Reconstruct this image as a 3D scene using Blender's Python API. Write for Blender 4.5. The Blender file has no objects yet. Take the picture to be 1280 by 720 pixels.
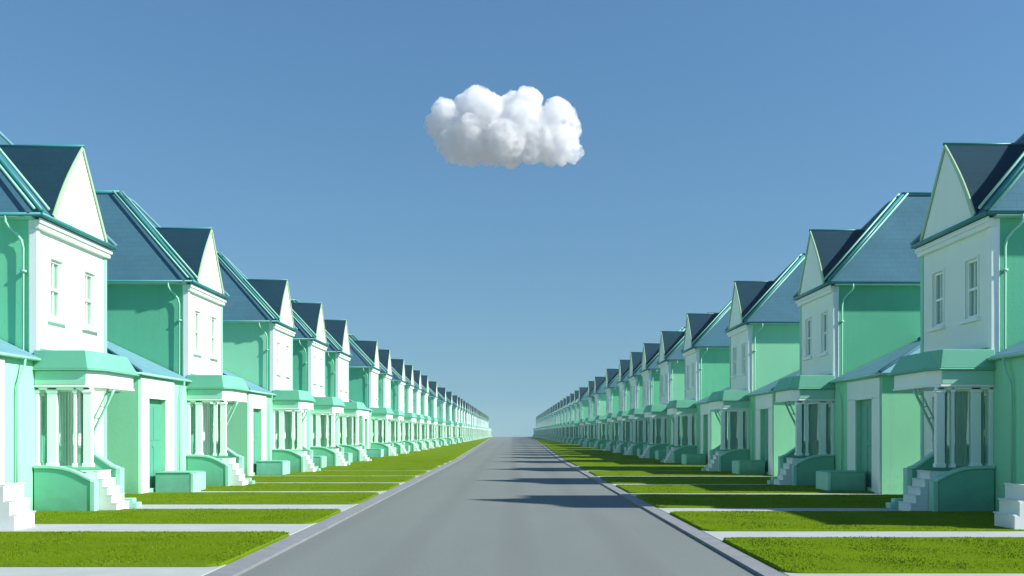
import bpy, bmesh, math, random
from math import radians as R, sin, cos, pi
from mathutils import Vector
random.seed(7)
scene = bpy.context.scene
C = scene.collection

# ------------------------------------------------------------------ camera
cam_d = bpy.data.cameras.new('camera'); cam = bpy.data.objects.new('camera', cam_d); C.objects.link(cam)
cam.location = (0, 0, 1.6); cam.rotation_euler = (R(90), 0, 0)
cam_d.sensor_width = 36; cam_d.lens = 36; cam_d.shift_y = 181/1280; cam_d.shift_x = -0.5/1280
cam_d.clip_start = 0.1; cam_d.clip_end = 4000
scene.camera = cam
# ------------------------------------------------------------------ sky, sun, exposure
SUN_EL, SUN_AZ = 36, 105           # azimuth measured from +Y (down the street) towards +X
world = bpy.data.worlds.new('World'); scene.world = world; world.use_nodes = True
wn, wl = world.node_tree.nodes, world.node_tree.links
bg = wn['Background']; sky = wn.new('ShaderNodeTexSky')
sky.sky_type = 'NISHITA'; sky.sun_disc = False
sky.sun_elevation = R(SUN_EL); sky.sun_rotation = R(SUN_AZ)
sky.altitude = 0; sky.air_density = 2.0; sky.dust_density = 0.0; sky.ozone_density = 10.0
tc = wn.new('ShaderNodeTexCoord'); vm = wn.new('ShaderNodeMapping'); vm.inputs['Scale'].default_value = (1, 1, .84); vm.inputs['Location'].default_value = (0, 0, .132)
wl.new(tc.outputs['Generated'], vm.inputs[0]); wl.new(vm.outputs[0], sky.inputs[0])     # the clear, deep-toned band of air above the murk
sm = wn.new('ShaderNodeMix'); sm.data_type = 'RGBA'; sm.blend_type = 'MULTIPLY'; sm.inputs[0].default_value = 1; sm.inputs[7].default_value = (.93, 1.02, 1.07, 1)
wl.new(sky.outputs[0], sm.inputs[6]); wl.new(sm.outputs[2], bg.inputs[0]); bg.inputs[1].default_value = 0.058
sl = bpy.data.lights.new('sun', 'SUN'); sun = bpy.data.objects.new('sun', sl); C.objects.link(sun)
sl.energy = 3.5; sl.angle = R(1.2); sl.color = (1.0, 0.965, 0.91)
d = Vector((sin(R(SUN_AZ))*cos(R(SUN_EL)), cos(R(SUN_AZ))*cos(R(SUN_EL)), sin(R(SUN_EL))))
sun.rotation_euler = d.to_track_quat('Z', 'Y').to_euler(); sun.location = (0, 0, 60)
scene.view_settings.view_transform = 'Standard'; scene.view_settings.look = 'None'
scene.view_settings.exposure = 1.0; scene.view_settings.gamma = 1.0
scene.view_settings.use_curve_mapping = False
scene.cycles.use_denoising = True
scene.cycles.max_bounces = 14; scene.cycles.diffuse_bounces = 5; scene.cycles.volume_bounces = 12
scene.cycles.transparent_max_bounces = 16
scene.cycles.volume_step_rate = 1; scene.cycles.volume_max_steps = 256

# ------------------------------------------------------------------ materials
def mat(name, col, rough=0.8, spec=0.3, var=0.0, vscale=0.6, bump=0.0, bscale=60, tint=None, metal=0.0, dirt=0.0):
    m = bpy.data.materials.new(name); m.use_nodes = True
    n, l = m.node_tree.nodes, m.node_tree.links
    p = n['Principled BSDF']
    p.inputs['Roughness'].default_value = rough; p.inputs['Specular IOR Level'].default_value = spec
    p.inputs['Metallic'].default_value = metal
    g = n.new('ShaderNodeNewGeometry')
    c1 = tuple(col)+(1,)
    if var > 0:
        no = n.new('ShaderNodeTexNoise'); no.inputs['Scale'].default_value = vscale; no.inputs['Detail'].default_value = 6
        no.inputs['Roughness'].default_value = 0.62
        l.new(g.outputs['Position'], no.inputs['Vector'])
        rr = n.new('ShaderNodeMapRange'); rr.inputs[1].default_value = .3; rr.inputs[2].default_value = .7
        l.new(no.outputs['Fac'], rr.inputs[0])
        mx = n.new('ShaderNodeMix'); mx.data_type = 'RGBA'
        t = tint or tuple(c*(1-var) for c in col)
        mx.inputs[6].default_value = c1; mx.inputs[7].default_value = tuple(t)+(1,)
        l.new(rr.outputs[0], mx.inputs[0]); last = mx.outputs[2]
        if dirt > 0:      # rain streaks: noise stretched down the wall
            mp = n.new('ShaderNodeMapping'); mp.inputs['Scale'].default_value = (2.6, 2.6, .22)
            l.new(g.outputs['Position'], mp.inputs[0])
            n2 = n.new('ShaderNodeTexNoise'); n2.inputs['Scale'].default_value = 2.2; n2.inputs['Detail'].default_value = 5
            l.new(mp.outputs[0], n2.inputs['Vector'])
            r2 = n.new('ShaderNodeMapRange'); r2.inputs[1].default_value = .5; r2.inputs[2].default_value = .8; r2.inputs[4].default_value = dirt
            l.new(n2.outputs['Fac'], r2.inputs[0])
            m2 = n.new('ShaderNodeMix'); m2.data_type = 'RGBA'; m2.inputs[7].default_value = (col[0]*.55+.02, col[1]*.6, col[2]*.55, 1)
            l.new(r2.outputs[0], m2.inputs[0]); l.new(last, m2.inputs[6]); last = m2.outputs[2]
        if dirt > 0:      # soil splashed up from the ground
            sz = n.new('ShaderNodeSeparateXYZ'); l.new(g.outputs['Position'], sz.inputs[0])
            n3 = n.new('ShaderNodeTexNoise'); n3.inputs['Scale'].default_value = 5; n3.inputs['Detail'].default_value = 5; l.new(g.outputs['Position'], n3.inputs['Vector'])
            ad = n.new('ShaderNodeMath'); ad.operation = 'MULTIPLY_ADD'; ad.inputs[1].default_value = -.7; l.new(n3.outputs['Fac'], ad.inputs[0]); l.new(sz.outputs[2], ad.inputs[2])
            r3 = n.new('ShaderNodeMapRange'); r3.inputs[1].default_value = -.35; r3.inputs[2].default_value = .12; r3.inputs[3].default_value = .4; r3.inputs[4].default_value = 0
            l.new(ad.outputs[0], r3.inputs[0])
            m3 = n.new('ShaderNodeMix'); m3.data_type = 'RGBA'; m3.inputs[7].default_value = (col[0]*.4+.03, col[1]*.42, col[2]*.38, 1)
            l.new(r3.outputs[0], m3.inputs[0]); l.new(last, m3.inputs[6]); last = m3.outputs[2]
        l.new(last, p.inputs['Base Color'])
    else:
        p.inputs['Base Color'].default_value = c1
    if bump > 0:
        nb = n.new('ShaderNodeTexNoise'); nb.inputs['Scale'].default_value = bscale; nb.inputs['Detail'].default_value = 4
        l.new(g.outputs['Position'], nb.inputs['Vector'])
        b = n.new('ShaderNodeBump'); b.inputs['Strength'].default_value = bump; b.inputs['Distance'].default_value = .02
        l.new(nb.outputs['Fac'], b.inputs['Height']); l.new(b.outputs[0], p.inputs['Normal'])
    return m

M = {}
M['mint_deep'] = mat('mint_render_deep', (.145, .55, .325), .9, .1, .10, .5, .25, 45, dirt=.16)
M['mint_mid'] = mat('mint_render_mid', (.20, .70, .39), .9, .1, .10, .5, .25, 45, dirt=.14)
M['mint_pale'] = mat('mint_render_pale', (.34, .82, .50), .9, .1, .09, .5, .25, 45, dirt=.12)
M['white'] = mat('lit_mint_and_white_render', (.85, .94, .84), .85, .25, .05, .7, .2, 50, dirt=.07)  # bright light on the mint street fronts is put into this white colour
M['trim'] = mat('white_painted_trim', (.86, .93, .86), .55, .4, .05, 2)
M['mint_trim'] = mat('pale_mint_paint', (.34, .70, .52), .6, .35, .06, 2)
M['lime_trim'] = mat('pale_green_verge_paint', (.42, .62, .38), .6, .3, .08, 2)
M['teal'] = mat('teal_gutter_paint', (.03, .25, .24), .4, .45, .1, 2)
M['canopy'] = mat('sea_green_canopy_paint', (.17, .52, .35), .75, .3, .08, 1.2, .1, 40, dirt=.1)
M['door'] = mat('sea_green_door_paint', (.10, .40, .27), .4, .45, .08, 3)
M['stone'] = mat('white_stone', (.78, .82, .77), .85, .2, .1, 3, .2, 60)
M['metal'] = mat('brushed_metal', (.5, .52, .5), .35, .5, 0, metal=1.0)
M['curtain'] = mat('pale_curtain', (.42, .56, .47), .9, .1, .06, 3)
M['interior'] = mat('pale_roller_blind', (.42, .56, .48), .9, .1, .1, 2)
M['kerb'] = mat('grey_kerb_stone', (.26, .275, .28), .85, .2, .22, 3, .3, 50)
M['path'] = mat('pale_concrete', (.44, .47, .44), .85, .2, .14, 1.6, .3, 60)
M['foliage'] = mat('dark_leaf', (.03, .12, .08), .6, .3, .3, 8)
M['earth'] = mat('pale_bounce_earth', (.34, .33, .30), .95, .1, .2, .5)  # ground out of view, made pale to bounce neutral light up at the cloud
M['soil'] = mat('soil', (.10, .12, .04), .95, .1, .3, 4)

def slate(name, col):
    m = mat(name, col, .75, .12); n, l = m.node_tree.nodes, m.node_tree.links
    p = n['Principled BSDF']; g = [x for x in n if x.type == 'NEW_GEOMETRY'][0]
    sx = n.new('ShaderNodeSeparateXYZ'); l.new(g.outputs['Position'], sx.inputs[0])
    sn = n.new('ShaderNodeSeparateXYZ'); l.new(g.outputs['Normal'], sn.inputs[0])
    ax = n.new('ShaderNodeMath'); ax.operation = 'ABSOLUTE'; l.new(sn.outputs[0], ax.inputs[0])
    ay = n.new('ShaderNodeMath'); ay.operation = 'ABSOLUTE'; l.new(sn.outputs[1], ay.inputs[0])
    gt = n.new('ShaderNodeMath'); gt.operation = 'GREATER_THAN'; l.new(ax.outputs[0], gt.inputs[0]); l.new(ay.outputs[0], gt.inputs[1])
    mx = n.new('ShaderNodeMix'); mx.data_type = 'FLOAT'
    l.new(gt.outputs[0], mx.inputs[0]); l.new(sx.outputs[0], mx.inputs[2]); l.new(sx.outputs[1], mx.inputs[3])
    cb = n.new('ShaderNodeCombineXYZ'); l.new(mx.outputs[0], cb.inputs[0]); l.new(sx.outputs[2], cb.inputs[1])
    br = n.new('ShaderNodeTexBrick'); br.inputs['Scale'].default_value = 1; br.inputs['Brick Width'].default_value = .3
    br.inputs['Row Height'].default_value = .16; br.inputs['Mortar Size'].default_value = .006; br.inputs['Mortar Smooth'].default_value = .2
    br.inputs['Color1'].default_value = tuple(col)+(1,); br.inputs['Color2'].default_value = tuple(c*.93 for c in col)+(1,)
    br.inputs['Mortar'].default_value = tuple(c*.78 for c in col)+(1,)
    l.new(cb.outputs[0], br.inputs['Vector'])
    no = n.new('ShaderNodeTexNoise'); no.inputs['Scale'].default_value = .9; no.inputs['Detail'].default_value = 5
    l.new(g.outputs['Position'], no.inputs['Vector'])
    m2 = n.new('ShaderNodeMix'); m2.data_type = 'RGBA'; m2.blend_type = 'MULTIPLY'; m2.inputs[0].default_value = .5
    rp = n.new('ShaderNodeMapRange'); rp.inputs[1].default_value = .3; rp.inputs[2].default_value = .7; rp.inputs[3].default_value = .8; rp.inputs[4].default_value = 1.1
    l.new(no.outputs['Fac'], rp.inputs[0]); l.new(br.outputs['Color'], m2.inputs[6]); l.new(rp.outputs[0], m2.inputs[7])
    l.new(m2.outputs[2], p.inputs['Base Color'])
    b = n.new('ShaderNodeBump'); b.inputs['Strength'].default_value = .2; b.inputs['Distance'].default_value = .012; b.invert = True
    l.new(br.outputs['Fac'], b.inputs['Height']); l.new(b.outputs[0], p.inputs['Normal'])
    return m
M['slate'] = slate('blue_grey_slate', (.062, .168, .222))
M['slate_shaded'] = slate('shaded_teal_slate', (.013, .050, .073))  # shade on the gable roofs' near slopes is put into this darker slate
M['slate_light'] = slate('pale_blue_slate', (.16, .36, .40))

m = bpy.data.materials.new('window_glass'); m.use_nodes = True; n, l = m.node_tree.nodes, m.node_tree.links
n.remove(n['Principled BSDF']); tr = n.new('ShaderNodeBsdfTransparent'); tr.inputs[0].default_value = (.92, .98, .95, 1)
gl = n.new('ShaderNodeBsdfGlossy'); gl.inputs['Roughness'].default_value = .04
fr = n.new('ShaderNodeFresnel'); gg = n.new('ShaderNodeNewGeometry'); io = n.new('ShaderNodeMapRange')
io.inputs[3].default_value = 1.5; io.inputs[4].default_value = 1/1.5; l.new(gg.outputs['Backfacing'], io.inputs[0]); l.new(io.outputs[0], fr.inputs[0])
ms = n.new('ShaderNodeMixShader'); l.new(fr.outputs[0], ms.inputs[0]); l.new(tr.outputs[0], ms.inputs[1]); l.new(gl.outputs[0], ms.inputs[2])
l.new(ms.outputs[0], n['Material Output'].inputs[0]); M['glass'] = m

# asphalt
def asphalt():
    m = mat('grey_asphalt', (.1, .1, .1), 1, 0.0); n, l = m.node_tree.nodes, m.node_tree.links
    p = n['Principled BSDF']; g = [x for x in n if x.type == 'NEW_GEOMETRY'][0]
    mp = n.new('ShaderNodeMapping'); mp.inputs['Scale'].default_value = (1, .16, 1); l.new(g.outputs['Position'], mp.inputs[0])
    a = n.new('ShaderNodeTexNoise'); a.inputs['Scale'].default_value = .9; a.inputs['Detail'].default_value = 6; l.new(mp.outputs[0], a.inputs['Vector'])
    b = n.new('ShaderNodeTexNoise'); b.inputs['Scale'].default_value = 85; b.inputs['Detail'].default_value = 3; l.new(g.outputs['Position'], b.inputs['Vector'])
    ra = n.new('ShaderNodeValToRGB'); ra.color_ramp.elements[0].position = .32; ra.color_ramp.elements[1].position = .7
    ra.color_ramp.elements[0].color = (.182, .205, .192, 1); ra.color_ramp.elements[1].color = (.195, .218, .205, 1)
    l.new(a.outputs['Fac'], ra.inputs[0])
    rb = n.new('ShaderNodeMapRange'); rb.inputs[1].default_value = .3; rb.inputs[2].default_value = .7; rb.inputs[3].default_value = .78; rb.inputs[4].default_value = 1.22
    l.new(b.outputs['Fac'], rb.inputs[0])
    mx = n.new('ShaderNodeMix'); mx.data_type = 'RGBA'; mx.blend_type = 'MULTIPLY'; mx.inputs[0].default_value = 1
    l.new(ra.outputs[0], mx.inputs[6]); l.new(rb.outputs[0], mx.inputs[7])
    sx = n.new('ShaderNodeSeparateXYZ'); l.new(g.outputs['Position'], sx.inputs[0])
    wv = n.new('ShaderNodeMath'); wv.operation = 'MULTIPLY_ADD'; wv.inputs[1].default_value = 4.1; wv.inputs[2].default_value = 1.3; l.new(sx.outputs[0], wv.inputs[0])
    sn_ = n.new('ShaderNodeMath'); sn_.operation = 'SINE'; l.new(wv.outputs[0], sn_.inputs[0])
    tr_ = n.new('ShaderNodeMapRange'); tr_.inputs[1].default_value = .2; tr_.inputs[2].default_value = 1; tr_.inputs[3].default_value = 1; tr_.inputs[4].default_value = .93; l.new(sn_.outputs[0], tr_.inputs[0])
    m4 = n.new('ShaderNodeMix'); m4.data_type = 'RGBA'; m4.blend_type = 'MULTIPLY'; m4.inputs[0].default_value = 1
    l.new(mx.outputs[2], m4.inputs[6]); l.new(tr_.outputs[0], m4.inputs[7]); l.new(m4.outputs[2], p.inputs['Base Color'])
    bu = n.new('ShaderNodeBump'); bu.inputs['Strength'].default_value = .3; bu.inputs['Distance'].default_value = .01
    l.new(b.outputs['Fac'], bu.inputs['Height']); l.new(bu.outputs[0], p.inputs['Normal'])
    return m
M['asphalt'] = asphalt()

def turf(name, c1, c2, c3):
    m = mat(name, c1, 1, 0.0); n, l = m.node_tree.nodes, m.node_tree.links
    p = n['Principled BSDF']; g = [x for x in n if x.type == 'NEW_GEOMETRY'][0]
    a = n.new('ShaderNodeTexNoise'); a.inputs['Scale'].default_value = 1.1; a.inputs['Detail'].default_value = 7; a.inputs['Roughness'].default_value = .65
    b = n.new('ShaderNodeTexNoise'); b.inputs['Scale'].default_value = 22; b.inputs['Detail'].default_value = 5; b.inputs['Roughness'].default_value = .7
    for q in (a, b): l.new(g.outputs['Position'], q.inputs['Vector'])
    ra = n.new('ShaderNodeValToRGB'); e = ra.color_ramp.elements
    e[0].position = .33; e[0].color = tuple(c1)+(1,); e[1].position = .68; e[1].color = tuple(c2)+(1,)
    l.new(a.outputs['Fac'], ra.inputs[0])
    rb = n.new('ShaderNodeMapRange'); rb.inputs[1].default_value = .35; rb.inputs[2].default_value = .68
    l.new(b.outputs['Fac'], rb.inputs[0])
    mx = n.new('ShaderNodeMix'); mx.data_type = 'RGBA'; mx.inputs[7].default_value = tuple(c3)+(1,)
    sc = n.new('ShaderNodeMath'); sc.operation = 'MULTIPLY'; sc.inputs[1].default_value = .55; l.new(rb.outputs[0], sc.inputs[0])
    l.new(sc.outputs[0], mx.inputs[0]); l.new(ra.outputs[0], mx.inputs[6]); l.new(mx.outputs[2], p.inputs['Base Color'])
    bu = n.new('ShaderNodeBump'); bu.inputs['Strength'].default_value = .8; bu.inputs['Distance'].default_value = .03
    l.new(b.outputs['Fac'], bu.inputs['Height']); l.new(bu.outputs[0], p.inputs['Normal'])
    return m
M['turf'] = turf('turf', (.120, .205, .008), (.158, .240, .009), (.104, .176, .007))
M['blade'] = turf('grass_blades', (.140, .240, .009), (.188, .280, .011), (.118, .200, .008))

# ------------------------------------------------------------------ mesh helpers
class MB:
    def __init__(s): s.v = []; s.f = []
    def add(s, vs, fs):
        o = len(s.v); s.v += [tuple(p) for p in vs]; s.f += [tuple(i+o for i in f) for f in fs]; return s
    def box(s, a, b):
        (x0, y0, z0), (x1, y1, z1) = a, b
        x0, x1 = min(x0, x1), max(x0, x1); y0, y1 = min(y0, y1), max(y0, y1); z0, z1 = min(z0, z1), max(z0, z1)
        return s.add([(x0,y0,z0),(x1,y0,z0),(x1,y1,z0),(x0,y1,z0),(x0,y0,z1),(x1,y0,z1),(x1,y1,z1),(x0,y1,z1)],
                     [(0,3,2,1),(4,5,6,7),(0,1,5,4),(1,2,6,5),(2,3,7,6),(3,0,4,7)])
    def prism(s, poly, axis, a, b):
        """closed polygon (p,q) extruded from a to b along axis: 'y' poly=(u,z); 'x' poly=(v,z); 'z' poly=(u,v)"""
        k = len(poly)
        def P(p, t): return {'y': (p[0], t, p[1]), 'x': (t, p[0], p[1]), 'z': (p[0], p[1], t)}[axis]
        vs = [P(p, a) for p in poly]+[P(p, b) for p in poly]
        fs = [tuple(range(k))[::-1], tuple(range(k, 2*k))]+[(i, (i+1) % k, (i+1) % k+k, i+k) for i in range(k)]
        return s.add(vs, fs)
    def tube(s, pts, r, seg=8, cap=True):
        pts = [Vector(p) for p in pts]; rings = []
        for i, p in enumerate(pts):
            t = (pts[min(i+1, len(pts)-1)]-pts[max(i-1, 0)]).normalized()
            a = t.cross(Vector((0, 0, 1)))
            if a.length < 1e-3: a = t.cross(Vector((1, 0, 0)))
            a.normalize(); b = t.cross(a)
            rr = r[i] if isinstance(r, (list, tuple)) else r
            rings.append([p+a*rr*cos(2*pi*k/seg)+b*rr*sin(2*pi*k/seg) for k in range(seg)])
        vs = [q for g in rings for q in g]; fs = []
        for i in range(len(rings)-1):
            for k in range(seg):
                fs.append((i*seg+k, i*seg+(k+1) % seg, (i+1)*seg+(k+1) % seg, (i+1)*seg+k))
        if cap: fs += [tuple(range(seg))[::-1], tuple(range(len(vs)-seg, len(vs)))]
        return s.add(vs, fs)
    def holed(s, u0, u1, vs_, zs_, holes):
        """slab between u0 and u1 on a v/z grid; holes = cells left out"""
        nv, nz = len(vs_), len(zs_); o = len(s.v)
        idx = lambda k, i, j: o+k*nv*nz+i*nz+j
        for u in (u0, u1):
            for v in vs_:
                for z in zs_: s.v.append((u, v, z))
        fill = lambda i, j: 0 <= i < nv-1 and 0 <= j < nz-1 and (i, j) not in holes
        for i in range(nv-1):
            for j in range(nz-1):
                if not fill(i, j): continue
                q = [(i, j), (i+1, j), (i+1, j+1), (i, j+1)]
                s.f.append(tuple(idx(0, *t) for t in q)); s.f.append(tuple(idx(1, *t) for t in q[::-1]))
                for e, (di, dj) in enumerate([(0, -1), (1, 0), (0, 1), (-1, 0)]):
                    if not fill(i+di, j+dj):
                        A, B = q[e], q[(e+1) % 4]
                        s.f.append((idx(0, *A), idx(1, *A), idx(1, *B), idx(0, *B)))
        return s
    def mesh(s, name, mats, side=1, bevel=0.0, fmat=None, smooth=False):
        me = bpy.data.meshes.new(name)
        me.from_pydata([(p[0]*side, p[1], p[2]) for p in s.v], [], s.f)
        for mm in mats: me.materials.append(mm)
        if fmat: me.polygons.foreach_set('material_index', fmat)
        bm = bmesh.new(); bm.from_mesh(me)
        bmesh.ops.remove_doubles(bm, verts=bm.verts, dist=1e-5) if False else None
        bmesh.ops.recalc_face_normals(bm, faces=bm.faces)
        if bevel > 0:
            es = [e for e in bm.edges if len(e.link_faces) == 2 and e.calc_face_angle(0) > .5]
            bmesh.ops.bevel(bm, geom=es, offset=bevel, segments=1, affect='EDGES', clamp_overlap=True)
        if smooth:
            for f in bm.faces: f.smooth = True
        bm.to_mesh(me); bm.free(); me.update()
        return me
def obj(name, me, parent=None, loc=(0, 0, 0)):
    o = bpy.data.objects.new(name, me); C.objects.link(o); o.location = loc
    if parent: o.parent = parent
    return o
def tag(o, label=None, cat=None, group=None, kind=None):
    if label: o['label'] = label
    if cat: o['category'] = cat
    if group: o['group'] = group
    if kind: o['kind'] = kind
    return o

# ------------------------------------------------------------------ the ground, road, kerbs, lawns, paths
def flare(y):       # the carriageway widens gently in the distance
    return max(0.0, y-62)*.0135
YS = [-25, 0, 10, 20, 30, 45, 62, 90, 120, 160, 200, 250, 300, 360, 420]
YEND = 424
prof = [(-25, 0), (YEND, 0), (432, -.4), (445, -2), (470, -6), (520, -11), (690, -12)]
def strip_mesh(name, m, L, Rr, z, ys=YS, thick=0.0, tailz=True):
    mb = MB(); vs = []; fs = []
    ys2 = list(ys)
    for y in ys2:
        zz = z
        vs += [(L(y), y, zz), (Rr(y), y, zz)]
    k = len(ys2)
    for i in range(k-1): fs.append((2*i, 2*i+1, 2*i+3, 2*i+2))
    if thick:
        n0 = len(vs); vs += [(a, b, c-thick) for a, b, c in vs]
        for i in range(k-1):
            fs.append((2*i, 2*i+2, n0+2*i+2, n0+2*i)); fs.append((2*i+1, n0+2*i+1, n0+2*i+3, 2*i+3))
        fs.append((0, n0, n0+1, 1)); fs.append((2*k-2, 2*k-1, n0+2*k-1, n0+2*k-2))
    mb.add(vs, fs); return mb.mesh(name, [m], 1, 0)
gm = MB(); vs = []; fs = []
for y, z in prof: vs += [(-260, y, z-.14), (260, y, z-.14)]
for i in range(len(prof)-1): fs.append((2*i, 2*i+1, 2*i+3, 2*i+2))
gm.add(vs, fs)
tag(obj('ground', gm.mesh('ground', [M['earth']])), kind='structure')
KL0, KL1, KR0, KR1 = 3.14, 3.46, 2.82, 3.08
tag(obj('road', strip_mesh('road', M['asphalt'], lambda y: -KL0-flare(y)-.0, lambda y: KR0+flare(y), -.038, YS, .02)), kind='structure')
tag(obj('kerb', strip_mesh('kerb', M['kerb'], lambda y: -KL1-flare(y), lambda y: -KL0-flare(y)-.001, .0, YS, .125)), kind='structure')
tag(obj('kerb', strip_mesh('kerb', M['kerb'], lambda y: KR0+flare(y)+.001, lambda y: KR1+flare(y), .0, YS, .125)), kind='structure')
for s in (-1, 1):   # firm earth under the houses
    e0 = 9.45
    tag(obj('pavement', strip_mesh('pavement', M['path'], lambda y: s*e0, lambda y: s*24, -.02, [-25, YEND-4], .1)), kind='structure')

# main corner (Y) of each house down both rows
left_y = [20.65, 30.3, 41.1, 48.8, 56.4, 69.6, 77.0, 87.2, 95.0, 103.2, 112.4, 126, 143, 158, 174]
right_y = [20.5, 30.6, 41.6, 53.4, 63.0, 71.8, 79.8, 88.4, 101, 115.6, 125.5, 143, 154, 166, 178]
rnd = random.Random(3)
for L in (left_y, right_y):
    while L[-1] < 402: L.append(L[-1]+rnd.choice([8.6, 9.4, 10.8, 12.2]))
paths = {}
paths[-1] = [(6.0, .8), (11.55, .62), (17.1, .84), (21.95, .85), (27.5, .5), (32.4, .5), (37.6, .5), (42.7, .5), (49.0, .5)]
paths[1] = [(5.6, .8), (11.0, .62), (15.98, .6), (21.1, .6), (26.5, .5), (31.5, .5), (37.2, .5), (42.6, .5), (48.6, .5)]
for s, L in ((-1, left_y), (1, right_y)):
    for y in L[4:]:
        paths[s].append((y+.9, .5))
        if y < 200 and y-2.7 > paths[s][-2][0]+2.5: paths[s].insert(-1, (y-3.2, .45))
X0 = 9.6
def lawn_poly(s, ya, yb, r):
    ko = lambda y: (KL1 if s < 0 else KR1)+flare(y)+.02
    pts = [(10.2, ya), (10.2, yb)]
    rn = random.Random(int(ya*10)+s)
    if r > 0:
        for k in range(6):
            a = pi/2*k/5; pts.append((ko(yb)+r-r*sin(a), yb-r+r*cos(a)))
        for k in range(6):
            a = pi/2*k/5; pts.append((ko(ya)+r*.6-r*.6*cos(a), ya+r*.6-r*.6*sin(a)))
    else: pts += [(ko(yb), yb), (ko(ya), ya)]
    return [(s*x, y) for x, y in pts]
lawn_rects = {-1: [], 1: []}
for s in (-1, 1):
    ps = sorted(paths[s])
    for (yc, hw) in ps:
        mb = MB().box(((KL1 if s < 0 else KR1)+.003+flare(yc), yc-hw-.25, -.1), (9.62, yc+hw+.25, .004))
        tag(obj('garden_path', mb.mesh('garden_path', [M['path']], s, .01)), kind='structure')
    ed = [(-20, ps[0][0]-ps[0][1])]
    for a, b in zip(ps, ps[1:]): ed.append((a[0]+a[1], b[0]-b[1]))
    ed.append((ps[-1][0]+ps[-1][1], YEND-2))
    for ya, yb in ed:
        if yb-ya < .6: continue
        P_ = lawn_poly(s, ya, yb, min(.34, (yb-ya)*.12))
        mb = MB().prism(P_, 'z', -.1, .035)
        tag(obj('lawn', mb.mesh('lawn', [M['turf']], 1, .02)), kind='structure')
        lawn_rects[s].append((ya, yb))

# mown grass blades on the nearer lawns
rg = random.Random(11); vs = []; fs = []
def blade(x, y, h):
    a = rg.uniform(0, 2*pi); w = rg.uniform(.006, .012)*(1+y*.03); t = rg.uniform(.0, .5)*h; b = rg.uniform(0, 2*pi)
    o = len(vs); vs.extend([(x-w*cos(a), y-w*sin(a), .025), (x+w*cos(a), y+w*sin(a), .025), (x+t*cos(b), y+t*sin(b), .03+h)])
    fs.append((o, o+1, o+2))
for s in (-1, 1):
    for ya, yb in lawn_rects[s]:
        a, b = max(ya, 9.5), min(yb, 60)
        if b <= a: continue
        dens = 900 if a < 16 else 620 if a < 22 else 300 if a < 32 else 120
        xk = (KL1 if s < 0 else KR1)
        N = int((b-a)*(9.5-xk)*dens)
        for i in range(N):
            x = rg.uniform(xk+.03, 9.5); y = rg.uniform(a+.01, b-.01)
            if x > y*.52+.3: continue
            e = min(x-xk, y-ya, yb-y)
            if (x-xk) < .3 and (yb-y) < .3 and (x-xk-.34)**2+(yb-y-.34)**2 > .34**2: continue
            blade(s*x, y, rg.uniform(.010, .022)*(1.0+.4*sin(x*3.1+y*1.7)*sin(y*2.3-x)))
me = bpy.data.meshes.new('grass'); me.from_pydata(vs, [], fs); me.materials.append(M['blade'])
tag(obj('grass', me), 'short mown bright green grass covering the lawn strips', 'grass', kind='stuff')

# ------------------------------------------------------------------ the house: local u = away from the street, v = down the street, z up
EAVE, RIDGE, WD, DEP = 6.1, 9.1, 3.5, 8.2
def hip_roof(mb, u0, u1, v0, v1, ze, ru0, ru1, rv, zr, t=.1):
    """hip roof, ridge along u between ru0 and ru1 at v=rv"""
    rw = rv+1.35
    vs = [(u0,v0,ze),(u1,v0,ze),(u1,v1,ze),(u0,v1,ze),(ru0,rv,zr),(ru1,rv,zr),(ru1,rw,zr),(ru0,rw,zr)]
    vs += [(u0,v0,ze-t),(u1,v0,ze-t),(u1,v1,ze-t),(u0,v1,ze-t)]
    mb.add(vs, [(0,1,5,4),(1,2,6,5),(2,3,7,6),(3,0,4,7),(4,5,6,7),(0,8,9,1),(1,9,10,2),(2,10,11,3),(3,11,8,0),(11,10,9,8)])
def sash(v0, v1, z0, z1, u=.07):
    """white frame, panes, sill for one sash window in the front wall"""
    f = MB(); w = .055; zm = (z0+z1)/2
    f.box((u-.03, v0, z0), (u+.04, v0+w, z1)); f.box((u-.03, v1-w, z0), (u+.04, v1, z1))
    f.box((u-.028, v0+w, z1-w), (u+.038, v1-w, z1)); f.box((u-.028, v0+w, z0), (u+.038, v1-w, z0+w*1.3))
    f.box((u-.035, v0+w, zm-.03), (u+.03, v1-w, zm+.03))
    f.box((u-.01, (v0+v1)/2-.012, z0+w*1.3), (u+.02, (v0+v1)/2+.012, zm-.03))
    f.box((u-.01, (v0+v1)/2-.012, zm+.03), (u+.02, (v0+v1)/2+.012, z1-w))
    # raised surround
    f.box((-.018, v0-.06, z0), (.0-.003, v0-.002, z1+.06)); f.box((-.018, v1+.002, z0), (-.003, v1+.06, z1+.06))
    f.box((-.022, v0-.002, z1+.004), (-.003, v1+.002, z1+.06))
    p = MB().box((u+.005, v0+w, z0+w), (u+.012, v1-w, z1-w))
    s = MB().box((-.10, v0-.14, z0-.09), (u-.03, v1+.14, z0-.002))
    c = MB(); k = 18; zz = [z0+.05, z1-.05]
    pts = [(u+.045+.012*sin(i*1.9), v0+w*.5+(v1-v0-w)*i/k) for i in range(k+1)]
    # the curtains: gathered at both sides
    for lo, hi in ((0, 9), (10, 18)):
        q = pts[lo:hi+1]; vs = [(a, b, zz[0]) for a, b in q]+[(a, b, zz[1]) for a, b in q]; m_ = len(q)
        c.add(vs, [(i, i+1, i+1+m_, i+m_) for i in range(m_-1)])
    return f, p, s, c
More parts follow.
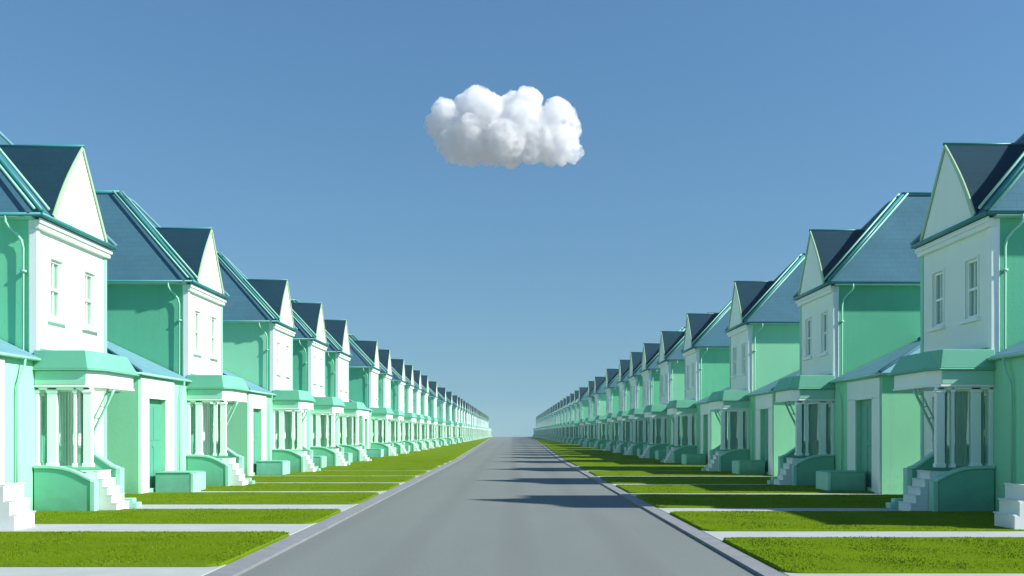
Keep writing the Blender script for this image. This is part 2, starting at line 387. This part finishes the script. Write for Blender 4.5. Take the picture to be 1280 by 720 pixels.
def house_parts(kind, wall, near):
    """list of (name, mb, material, parent index or None, bevel, label)"""
    P = []
    def add(name, mb, m_, par=None, bev=.008, label=None, smooth=False):
        P.append((name, mb, m_, par, bev, label, smooth)); return len(P)-1
    W = M[wall]
    # upper windows and the ground floor openings
    wins = [(.62, 1.18, 4.05, 5.3), (2.32, 2.88, 4.05, 5.3)]
    vsg = [0, .12, .62, .88, 1.18, 2.32, 2.88, WD-.0]; zsg = [0, .84, 1.25, 2.45, 4.05, 5.3, 5.98]
    holes = {(2, 4), (3, 4), (5, 4), (1, 1), (1, 2), (2, 1), (2, 2), (5, 2)}
    fw = MB().holed(0, .16, vsg, zsg, holes)
    add('front_wall', fw, M['white'], None, .0, 'mint street front, bright light painted in as white')
    b = MB().box((.163, 0, 0), (DEP, WD, 5.98))
    iw = add('wall', b, W, None, .0)
    # rear rooms seen through the panes
    dk = MB()
    for (v0, v1, z0, z1) in wins+[(2.32, 2.88, 1.25, 2.45)]:
        dk.box((.150, v0+.01, z0+.01), (.1605, v1-.01, z1-.01))
    add('room_blind', dk, M['interior'], iw, 0)
    for (v0, v1, z0, z1) in wins+[(2.32, 2.88, 1.25, 2.45)]:
        f, p, s_, c = sash(v0, v1, z0, z1)
        k = add('window', f, M['trim'], None, .004)
        add('pane', p, M['glass'], k, 0); add('sill', s_, M['trim'], k, .008); add('curtain', c, M['curtain'], k, 0)
    # string course under the upper windows
    add('string_course', MB().box((-.05, -.002, 3.36), (-.002, WD+.002, 3.5)), M['trim'], None, .008)
    # corner strips
    cs = MB().prism([(-.03, -.035), (.13, -.035), (.13, -.003), (-.003, -.003), (-.003, .10), (-.03, .10)], 'z', 0, 5.8)
    add('corner_strip', cs, M['trim'], None, .006)
    add('corner_strip', MB().box((-.03, WD-.10, 0), (-.003, WD+.03, 5.8)), M['mint_trim'], None, .006)
    # main roof
    r = MB(); hip_roof(r, -.17, DEP+.22, -.20, WD+.10, EAVE, 2.75, DEP-2.4, WD/2, RIDGE, .08)
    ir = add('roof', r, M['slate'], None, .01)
    hc = MB()
    A = (2.75, WD/2, RIDGE); B = (DEP-2.4, WD/2, RIDGE)
    fh = MB().tube([Vector((-.20, WD+.14, EAVE+.02)), Vector(A)+Vector((0, 1.35, .03)), Vector(A)+Vector((0, .06, .03))], .045, 8)
    add('hip_tiles', fh, M['slate_light'], ir, 0, 'pale capping along the far hip', True)
    for c0, a0 in (((-.20, -.22, EAVE), A), ((DEP+.22, -.22, EAVE), B), ((DEP+.22, WD+.14, EAVE), B)):
        hc.tube([Vector(c0)+Vector((0, 0, .03)), Vector(a0)+Vector((0, 0, .03))], .05, 8)
    hc.tube([Vector(A)+Vector((-.05, 0, .035)), Vector(B)+Vector((.05, 0, .035))], .065, 8)
    add('hip_tiles', hc, M['teal'], ir, 0, 'row of teal capping along ridge and hips', True)
    hw = MB()
    for sg in (1,):
        hw.tube([(-.22-.09, -.25+.12, EAVE+.07), (2.75-.09, WD/2+.12, RIDGE+.07)], .03, 6)
        hw.tube([(-.22+.12, -.25-.06, EAVE+.05), (2.75+.12, WD/2-.06, RIDGE+.05)], .028, 6)
    add('roof_flashing', hw, M['mint_trim'], ir, 0, None, True)
    # soffit + fascia + gutters
    fa = MB(); fa.box((-.10, -.08, 5.80), (.0-.002, WD+.06, 5.985))
    fa.box((-.14, -.12, 5.90), (-.102, WD+.09, 6.01))
    add('cornice', fa, M['trim'], None, .01)
    g = MB(); g.tube([(-.19, -.18, 6.06), (-.19, WD+.08, 6.06)], .05, 8)
    add('gutter', g, M['teal'], None, 0, None, True)
    g2 = MB(); g2.tube([(-.2, -.26, 6.05), (DEP+.2, -.26, 6.05)], .035, 8)
    add('gutter', g2, M['teal'], None, 0, None, True)
    so = MB().box((0, -.21, 5.985), (DEP+.2, WD+.13, 6.018)); add('soffit', so, M['mint_trim'], ir, 0)
    # gable standing on the cornice, with its little roof running back into the main slope
    gv0, gv1, gz0, gz1, gm_ = .42, 3.14, 6.10, 7.96, 1.84
    k = 7
    curve = []
    for i in range(k+1):      # slightly bellied verge
        t = i/k; curve.append((gv0+(gm_-gv0)*t-.10*sin(pi*t)*(1), gz0+(gz1-gz0)*t))
    right = [(gv1+(gm_-gv1)*i/k+.0*sin(pi*i/k), gz0+(gz1-gz0)*i/k) for i in range(k+1)]
    poly = curve+right[::-1][1:]
    ga = MB().prism([(a, b) for a, b in poly], 'x', -.14, .12)
    ig = add('gable', ga, M['white'], None, .006)
    su0 = lambda z: -.22+(z-EAVE)/(RIDGE-EAVE)*2.95     # where the main slope lies at height z
    dr = MB(); vs = []; fs = []
    full = curve+right[::-1][1:]
    for (a, b) in full:
        vs += [(-.148, a+(a-gm_)*.03, b+.05), (su0(b)+.25, a+(a-gm_)*.03, b+.05), (-.148, a, b-.0), (su0(b)+.25, a, b-.0)]
    for i in range(len(full)-1):
        o = 4*i; q = 4*(i+1)
        fs += [(o, o+1, q+1, q), (o+2, q+2, q+3, o+3), (o, q, q+2, o+2), (o+1, o+3, q+3, q+1)]
    fs += [(0, 2, 3, 1), (len(vs)-4, len(vs)-3, len(vs)-1, len(vs)-2)]
    dr.add(vs, fs); idr = add('gable_roof', dr, M['slate_shaded'], None, 0)
    vt = MB(); vs = []; fs = []
    for (a, b) in full:
        dz = .085; kx = .05 if a <= gm_ else .0; vs += [(-.18, a+(a-gm_)*.035, b+.062), (-.18, a+(gm_-a)*kx, b-.03), (-.15, a+(a-gm_)*.035, b+.062), (-.15, a+(gm_-a)*kx, b-.03)]
    for i in range(len(full)-1):
        o = 4*i; q = 4*(i+1); fs += [(o, o+1, q+1, q), (o+2, q+2, q+3, o+3), (o, q, q+2, o+2), (o+1, o+3, q+3, q+1)]
    vt.add(vs, fs); add('verge', vt, M['lime_trim'], ig, 0)
    rt = MB().tube([(-.2, gm_, gz1+.055), (su0(gz1)+.1, gm_, gz1+.055)], .035, 6); add('ridge_tiles', rt, M['teal'], idr, 0, None, True)
    # downpipe at the near corner, bending in from the side gutter
    dp = MB(); dp.tube([(.50, -.26, 6.02), (.50, -.25, 5.90), (.46, -.19, 5.80), (.37, -.10, 5.70), (.27, -.075, 5.56), (.235, -.07, 5.4), (.23, -.07, .25), (.23, -.12, .12)], .026, 8)
    for z in (1.4, 3.2, 4.9): dp.box((.18, -.10, z), (.28, -.003, z+.045))
    add('downpipe', dp, M['mint_trim'], None, 0, None, True)
    # ------------- porch
    ic = None
    cn = MB()
    zb, zt = 2.93, 3.31
    vs = [(0, -.16, zb), (-1.10, -.16, zb), (-1.31, .22, zb), (-1.31, 2.05, zb), (0, 2.10, zb),
          (0, -.12, zt), (-1.04, -.12, zt), (-1.13, .27, zt), (-1.13, 1.85, zt), (0, 1.9, zt)]
    cn.add(vs, [(0, 1, 2, 3, 4), (9, 8, 7, 6, 5), (0, 5, 6, 1), (1, 6, 7, 2), (2, 7, 8, 3), (3, 8, 9, 4), (4, 9, 5, 0)])
    cn.prism([(.0, -.18), (-1.12, -.18), (-1.33, .21), (-1.33, 2.07), (0, 2.07)], 'z', zb-.035, zb-.002)
    ic = add('porch_canopy', cn, M['canopy'], None, .012)
    fz = MB(); fz.prism([(-.003, -.09), (-1.05, -.09), (-1.23, .25), (-1.23, 1.96), (-.003, 1.98)], 'z', 2.60, 2.893)
    fz.prism([(-.003, -.11), (-1.07, -.11), (-1.255, .24), (-1.255, 1.98), (-.003, 2.01)], 'z', 2.555, 2.598)
    add('frieze_shade_panel', MB().box((-.01, -.108, 2.615), (-1.04, -.0925, 2.88)), M['mint_trim'], ic, .003)  # added panel: the shaded near side of the frieze, put into mint paint
    fz.box((-.003, -.06, 2.50), (-1.1, .06, 2.553))
    add('frieze', fz, M['trim'], ic, .008)
    cols = [(-.04, .08), (-.34, .20), (-.80, .06), (-1.05, .17)]
    for (uc, w) in cols:
        c = MB(); c.box((uc-w/2, -.06, .93), (uc+w/2, .06, 2.55))
        c.box((uc-w/2-.02, -.075, .92), (uc+w/2+.02, .075, 1.0)); c.box((uc-w/2-.02, -.075, 2.44), (uc+w/2+.02, .075, 2.498))
        add('column', c, M['trim'], None, .01)
    pn = MB().box((-.06, -.008, .93), (-1.0, -.001, 2.5)); ip = add('porch_glass', pn, M['glass'], None, 0)
    for (ua, ub) in ((-.13, -.24), (-.45, -.74), (-.86, -.96)):
        c = MB(); kk = 30; vs = []
        for zz, sc in ((.95, 1.0), (1.5, .8), (2.1, .95), (2.47, 1.0)):
            for i in range(kk+1):
                t = i/kk; um = (ua+ub)/2; uu = um+(ua+(ub-ua)*t-um)*sc
                vs.append((uu, .07+.022*sin(i*.95+.3*sin(zz*5)), zz))
        fs = [(r_*(kk+1)+i, r_*(kk+1)+i+1, (r_+1)*(kk+1)+i+1, (r_+1)*(kk+1)+i) for r_ in range(3) for i in range(kk)]
        c.add(vs, fs); add('curtain', c, M['curtain'], ip, 0, None, True)
    dr_ = MB().box((.10, .18, .84), (.15, .82, 2.38)); 
    for z0 in (1.0, 1.7): dr_.box((.085, .24, z0), (.0985, .47, z0+.55)); dr_.box((.085, .53, z0), (.0985, .76, z0+.55))
    idd = add('front_door', dr_, M['door'], None, .006)
    dfm = MB(); dfm.box((.05, .12, .84), (.155, .178, 2.45)); dfm.box((.05, .822, .84), (.155, .88, 2.45)); dfm.box((.05, .18, 2.385), (.155, .82, 2.45)); add('door_frame', dfm, M['trim'], idd, .004)
    add('door_handle', MB().tube([(.098, .79, 1.6), (.05, .79, 1.6), (.05, .72, 1.6)], .012, 6), M['metal'], idd, 0, None, True)
    # near parapet, with curved coping
    top = [(-1.15, .62), (-1.05, .69), (-.92, .76), (-.76, .83), (-.58, .875), (-.38, .895), (-.03, .90)]
    add('parapet', MB().prism([(-.03, 0), (-1.15, 0)]+top, 'y', -.17, .02), M['canopy'], None, .008)
    cp = [(a, b+.003) for a, b in top]+[(a, b+.06) for a, b in top[::-1]]
    ipp = len(P)-1
    add('coping', MB().prism([(a-(.03 if a < -1.1 else 0), b) for a, b in cp], 'y', -.20, .05), M['mint_trim'], ipp, .006)
    add('end_pier', MB().box((-1.152, -.19, 0), (-1.25, .04, .64)), M['mint_trim'], ipp, .01)
    # far parapet
    top = [(-1.34, .84), (-1.22, .88), (-1.0, 1.03), (-.8, 1.17), (-.6, 1.29), (-.03, 1.33)]
    add('parapet', MB().prism([(-.03, 0), (-1.30, 0)]+[(max(a, -1.30), b) for a, b in top], 'y', .76, .92), W, None, .008)
    ipp = len(P)-1
    cp = [(a, b+.003) for a, b in top]+[(a, b+.06) for a, b in top[::-1]]
    add('coping', MB().prism(cp, 'y', .73, .95), M['mint_trim'], ipp, .006)
    ep = MB().box((-1.303, .735, 0), (-1.42, .945, .88)); ep.box((-1.25, .96, 0), (-1.68, 1.24, .13)); ep.box((-1.3, .99, .132), (-1.58, 1.2, .22))
    add('end_pier', ep, M['mint_trim'], ipp, .012)
    # steps
    st = MB(); st.box((-.03, .03, 0), (-1.13, 1.83, .82))
    for i in range(4): st.box((-1.13, .03-.0, 0), (-1.13-.16*(i+1)-.02, 1.83, .66-.165*i))
    stp = MB(); prof_ = [(-.03, 0), (-1.60, 0), (-1.60, .165), (-1.50, .165), (-1.50, .33), (-1.41, .33), (-1.41, .495), (-1.32, .495), (-1.32, .66), (-1.22, .66), (-1.22, .825), (-.03, .825)]
    stp.prism(prof_, 'y', .055, .72)
    for (a, z) in ((-1.60, .165), (-1.50, .33), (-1.41, .495), (-1.32, .66), (-1.22, .825)): stp.box((a-.02, .05, z+.001), (a+.10, .715, z+.02))
    add('steps', stp, M['stone'], None, .006)
    # curved strut from the canopy down to the far parapet
    br = MB()
    pts = [(-1.24, .84, 2.55), (-1.18, .84, 2.42), (-1.06, .84, 2.16), (-.94, .84, 1.92), (-.84, .84, 1.7), (-.78, .84, 1.5), (-.77, .84, 1.24)]
    br.tube(pts, .03, 8); br.tube([(a+.11, b, c+.03) for a, b, c in pts[:-2]]+[(-.77, .84, 1.55)], .02, 8)
    for i in (1, 2, 3): br.tube([pts[i], (pts[i][0]+.11, .84, pts[i][2]+.03)], .014, 6)
    br.tube([(-.77, .84, 1.24), (-.77, .84, 1.34), (-.77, .84, 1.42), (-.77, .84, 1.46)], [.06, .07, .06, .03], 10)
    add('strut', br, M['mint_trim'], None, 0, None, True)
    # ------------- single-storey wing on the near side
    a, wl_ = -4.0, 5.2; WW = M['mint_pale']
    vsg = [a, a+.65, a+1.95, -.04]; zsg = [0, .12, 2.52, 3.1]
    add('wing_front', MB().holed(.0, .22, vsg, zsg, {(1, 1)}), WW, None, 0)
    add('wing_wall', MB().box((.222, a, 0), (wl_, -.04, 3.1)), WW, None, 0)
    sr = MB(); sr.box((-.045, a+.06, .0), (-.003, a+.65, 2.52)); sr.box((-.045, a+1.95, 0), (-.003, a+2.62, 2.52)); sr.box((-.05, a+.06, 2.523), (-.003, a+2.62, 3.04))
    sr.box((-.07, a+.55, 2.50), (-.052, a+2.05, 2.56))
    idw = add('wing_door', MB().box((.10, a+.652, .12), (.15, a+1.948, 2.518)).box((.088, a+.8, .35), (.0985, a+1.24, 1.25)).box((.088, a+1.36, .35), (.0985, a+1.8, 1.25)).box((.088, a+.8, 1.4), (.0985, a+1.24, 2.3)).box((.088, a+1.36, 1.4), (.0985, a+1.8, 2.3)), M['door'], None, .005)
    add('door_surround', sr, M['white'], idw, .008)
    add('door_handle', MB().tube([(.098, a+1.3, 1.25), (.05, a+1.3, 1.25), (.05, a+1.22, 1.25)], .012, 6), M['metal'], idw, 0, None, True)
    wr = MB(); e0, ru, rz = -.10, 2.5, 4.38
    vs = [(e0, a-.12, 3.16), (wl_+.2, a-.12, 3.16), (wl_+.2, -.042, 3.16), (e0, -.042, 3.16), (ru, a+2.5, rz), (ru, -.042, rz)]
    vs += [(q[0], q[1], 3.09) for q in vs[:4]]
    wr.add(vs, [(0, 1, 4), (1, 2, 5, 4), (2, 3, 5), (3, 0, 4, 5), (0, 6, 7, 1), (1, 7, 8, 2), (2, 8, 9, 3), (3, 9, 6, 0), (9, 8, 7, 6)])
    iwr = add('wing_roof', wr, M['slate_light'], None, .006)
    add('hip_tiles', MB().tube([(e0, a-.12, 3.18), (ru, a+2.5, rz+.02)], .045, 8).tube([(ru, a+2.5, rz+.02), (ru, -.1, rz+.02)], .045, 8), M['slate'], iwr, 0, None, True)
    g3 = MB().tube([(-.13, a-.14, 3.11), (-.13, -.06, 3.11)], .035, 8).tube([(-.12, a-.15, 3.12), (wl_, a-.15, 3.12)], .03, 8)
    g3.tube([(-.13, -.75, 3.10), (-.13, -.76, 2.98), (-.11, -.82, 2.8), (-.07, -.9, 2.62), (-.055, -.93, 2.4), (-.055, -.93, .2)], .024, 8)
    add('gutter', g3, M['mint_trim'], None, 0, None, True)
    if kind == 'steps':
        stp = MB(); prof_ = [(-.05, 0), (-1.46, 0), (-1.46, .25), (-1.38, .25), (-1.38, .48), (-1.28, .48), (-1.28, .74), (-.08, .74)]
        stp.prism(prof_, 'y', a+.10, a+.80)
        for (q, z) in ((-1.46, .25), (-1.38, .48), (-1.28, .74)): stp.box((q-.02, a+.11, z+.001), (q+.09, a+.81, z+.025))
        add('steps', stp, M['stone'], None, .006)
    else:
        lw = MB().box((-.06, a+1.05, 0), (-1.0, a+2.15, .52))
        il = add('low_wall', lw, M['canopy'], None, .012)
        add('coping', MB().box((-.055, a+1.03, .522), (-1.01, a+2.17, .55)), M['canopy'], il, .008)
        add('end_pier', MB().box((-1.002, a+1.04, 0), (-1.08, a+2.16, .52)), M['mint_trim'], il, .008)
    # chimneyless back door side left plain
    return P

cache = {}
def proto(side, kind, wall):
    key = (side, kind, wall)
    if key in cache: return cache[key]
    P = house_parts(kind, wall, True)
    res = [(nm, mb.mesh(nm, [m_], side, bev, None, sm), par, lab) for nm, mb, m_, par, bev, lab, sm in P]
    # one joined mesh for houses too small in view to show their parts
    allm = []; big = MB(); fm = []
    for nm, mb, m_, par, bev, lab, sm in P:
        if m_ not in allm: allm.append(m_)
        big.add(mb.v, mb.f); fm += [allm.index(m_)]*len(mb.f)
    far = big.mesh('terraced_house', allm, side, 0, fm)
    cache[key] = (res, far); return cache[key]
ORD = ['first','second','third','fourth','fifth','sixth','seventh','eighth','ninth','tenth','eleventh','twelfth','thirteenth','fourteenth','fifteenth','sixteenth','seventeenth','eighteenth','nineteenth']
TENS = {20: 'twent', 30: 'thirt', 40: 'fort', 50: 'fift'}
def ordinal(i):
    if i < 19: return ORD[i]
    k = i+1; t, o = k//10*10, k % 10
    return TENS[t]+'ieth' if o == 0 else TENS[t]+'y-'+ORD[o-1]
TONE = {'mint_deep': 'deep mint', 'mint_mid': 'mint', 'mint_pale': 'pale mint'}
walls_l = ['mint_mid', 'mint_deep', 'mint_pale', 'mint_deep', 'mint_mid', 'mint_deep']
walls_r = ['mint_deep', 'mint_deep', 'mint_pale', 'mint_mid', 'mint_pale', 'mint_mid']
for side, ys, wl0 in ((-1, left_y, walls_l), (1, right_y, walls_r)):
    for i, y in enumerate(ys):
        wall = wl0[i] if i < len(wl0) else rnd.choice(['mint_mid', 'mint_pale', 'mint_mid', 'mint_deep'])
        kind = 'steps' if i == 0 else 'wall'
        res, far = proto(side, kind, wall)
        sn = 'left' if side < 0 else 'right'
        if y < 150:
            root = bpy.data.objects.new('terraced_house', None); C.objects.link(root)
            made = []
            for nm, me_, par, lab in res:
                o = obj(nm, me_, made[par] if par is not None else root)
                if lab: o['label'] = lab
                made.append(o)
        else:
            root = obj('terraced_house', far)
        root.location = (side*X0, y, 0)
        if i == 0: root.scale = (1, 1, .985)
        extra = {0: 'nearest house of the %s row, %s sides, white stone steps by its wing door' % (sn, TONE[wall])}.get(i)
        lab = extra or '%s house from the camera in the %s row, %s side walls' % (ordinal(i), sn, TONE[wall])
        tag(root, lab, 'house', 'mint terraced houses lining the %s side of the street' % sn)

# ------------------------------------------------------------------ the cloud
CY = 600; K = CY/1280/4.5
lobes = [(215,345,78,0),(255,290,78,-.3),(290,420,100,.2),(380,250,95,.1),(440,225,92,-.2),(500,300,130,.0),(420,400,150,.1),(300,500,62,0),
         (580,280,90,.3),(640,240,92,.1),(720,215,80,-.1),(755,190,50,.2),(690,330,140,0),(600,430,130,-.2),(780,400,140,.2),(520,500,70,.1),
         (885,280,88,-.1),(935,292,66,.1),(962,352,62,.2),(922,430,88,0),(860,480,82,.1),(740,500,72,-.1),(620,510,72,.2),(400,500,70,.2),(1005,490,34,0),(965,500,52,.1),(905,530,45,0),
         (350,540,36,0),(620,555,32,0)]
bm = bmesh.new(); rc = random.Random(5)
def ico(p, r, sub=2):
    g = bmesh.ops.create_icosphere(bm, subdivisions=sub, radius=r)
    for v in g['verts']: v.co += p
for (cx, cy, r, dz) in lobes:
    base = Vector(((500+cx/4.5-640.5)*CY/1280, dz*18, 1.6+(541-(80+cy/4.5))*CY/1280)); rr = r*K
    ico(base, rr, 3)
    for j in range(10):
        dd = Vector((rc.gauss(0, 1), rc.gauss(0, 1), rc.gauss(0, 1)+.15)).normalized()
        q = base+dd*rr*.86
        if q.z-rr*.3 < 1.6+(541-(80+575/4.5))*CY/1280: continue
        ico(q, rr*rc.uniform(.22, .36), 2)
me = bpy.data.meshes.new('cloud'); bm.to_mesh(me); bm.free()
cl = obj('cloud', me, None, (0, CY, 0))
rm = cl.modifiers.new('remesh', 'REMESH'); rm.mode = 'VOXEL'; rm.voxel_size = .6
for nm_, sz, stg in (('billow', 5.0, 2.2), ('wisp', 1.5, 1.6)):
    tx = bpy.data.textures.new(nm_, 'CLOUDS'); tx.noise_scale = sz; tx.noise_depth = 4
    dm = cl.modifiers.new(nm_, 'DISPLACE'); dm.texture = tx; dm.strength = stg; dm.mid_level = .5; dm.texture_coords = 'LOCAL'
cm = bpy.data.materials.new('cloud_vapour'); cm.use_nodes = True; n, l = cm.node_tree.nodes, cm.node_tree.links
n.remove(n['Principled BSDF']); vp = n.new('ShaderNodeVolumePrincipled'); vp.inputs['Color'].default_value = (.985, .986, .988, 1)
vp.inputs['Density'].default_value = .22; vp.inputs['Anisotropy'].default_value = 0
ct = n.new('ShaderNodeTexCoord'); cn_ = n.new('ShaderNodeTexNoise'); cn_.inputs['Scale'].default_value = .16; cn_.inputs['Detail'].default_value = 6; cn_.inputs['Roughness'].default_value = .7
l.new(ct.outputs['Object'], cn_.inputs['Vector']); cr = n.new('ShaderNodeMapRange'); cr.inputs[1].default_value = .40; cr.inputs[2].default_value = .60; cr.inputs[3].default_value = .03; cr.inputs[4].default_value = .42
l.new(cn_.outputs['Fac'], cr.inputs[0]); l.new(cr.outputs[0], vp.inputs['Density'])
l.new(vp.outputs[0], n['Material Output'].inputs['Volume']); me.materials.append(cm)
tag(cl, 'single small puffy white cloud floating above the end of the street', 'cloud')

# ------------------------------------------------------------------ haze
hz = MB().box((-262, -27, -13.4), (262, 695, 14))
hm = bpy.data.materials.new('haze_air'); hm.use_nodes = True; n, l = hm.node_tree.nodes, hm.node_tree.links
n.remove(n['Principled BSDF']); vp = n.new('ShaderNodeVolumePrincipled'); vp.inputs['Color'].default_value = (.72, .88, 1, 1)
vp.inputs['Density'].default_value = .0003
l.new(vp.outputs[0], n['Material Output'].inputs['Volume'])
tag(obj('haze', hz.mesh('haze', [hm])), 'thin pale blue haze over the far end of the street', 'haze', kind='stuff')
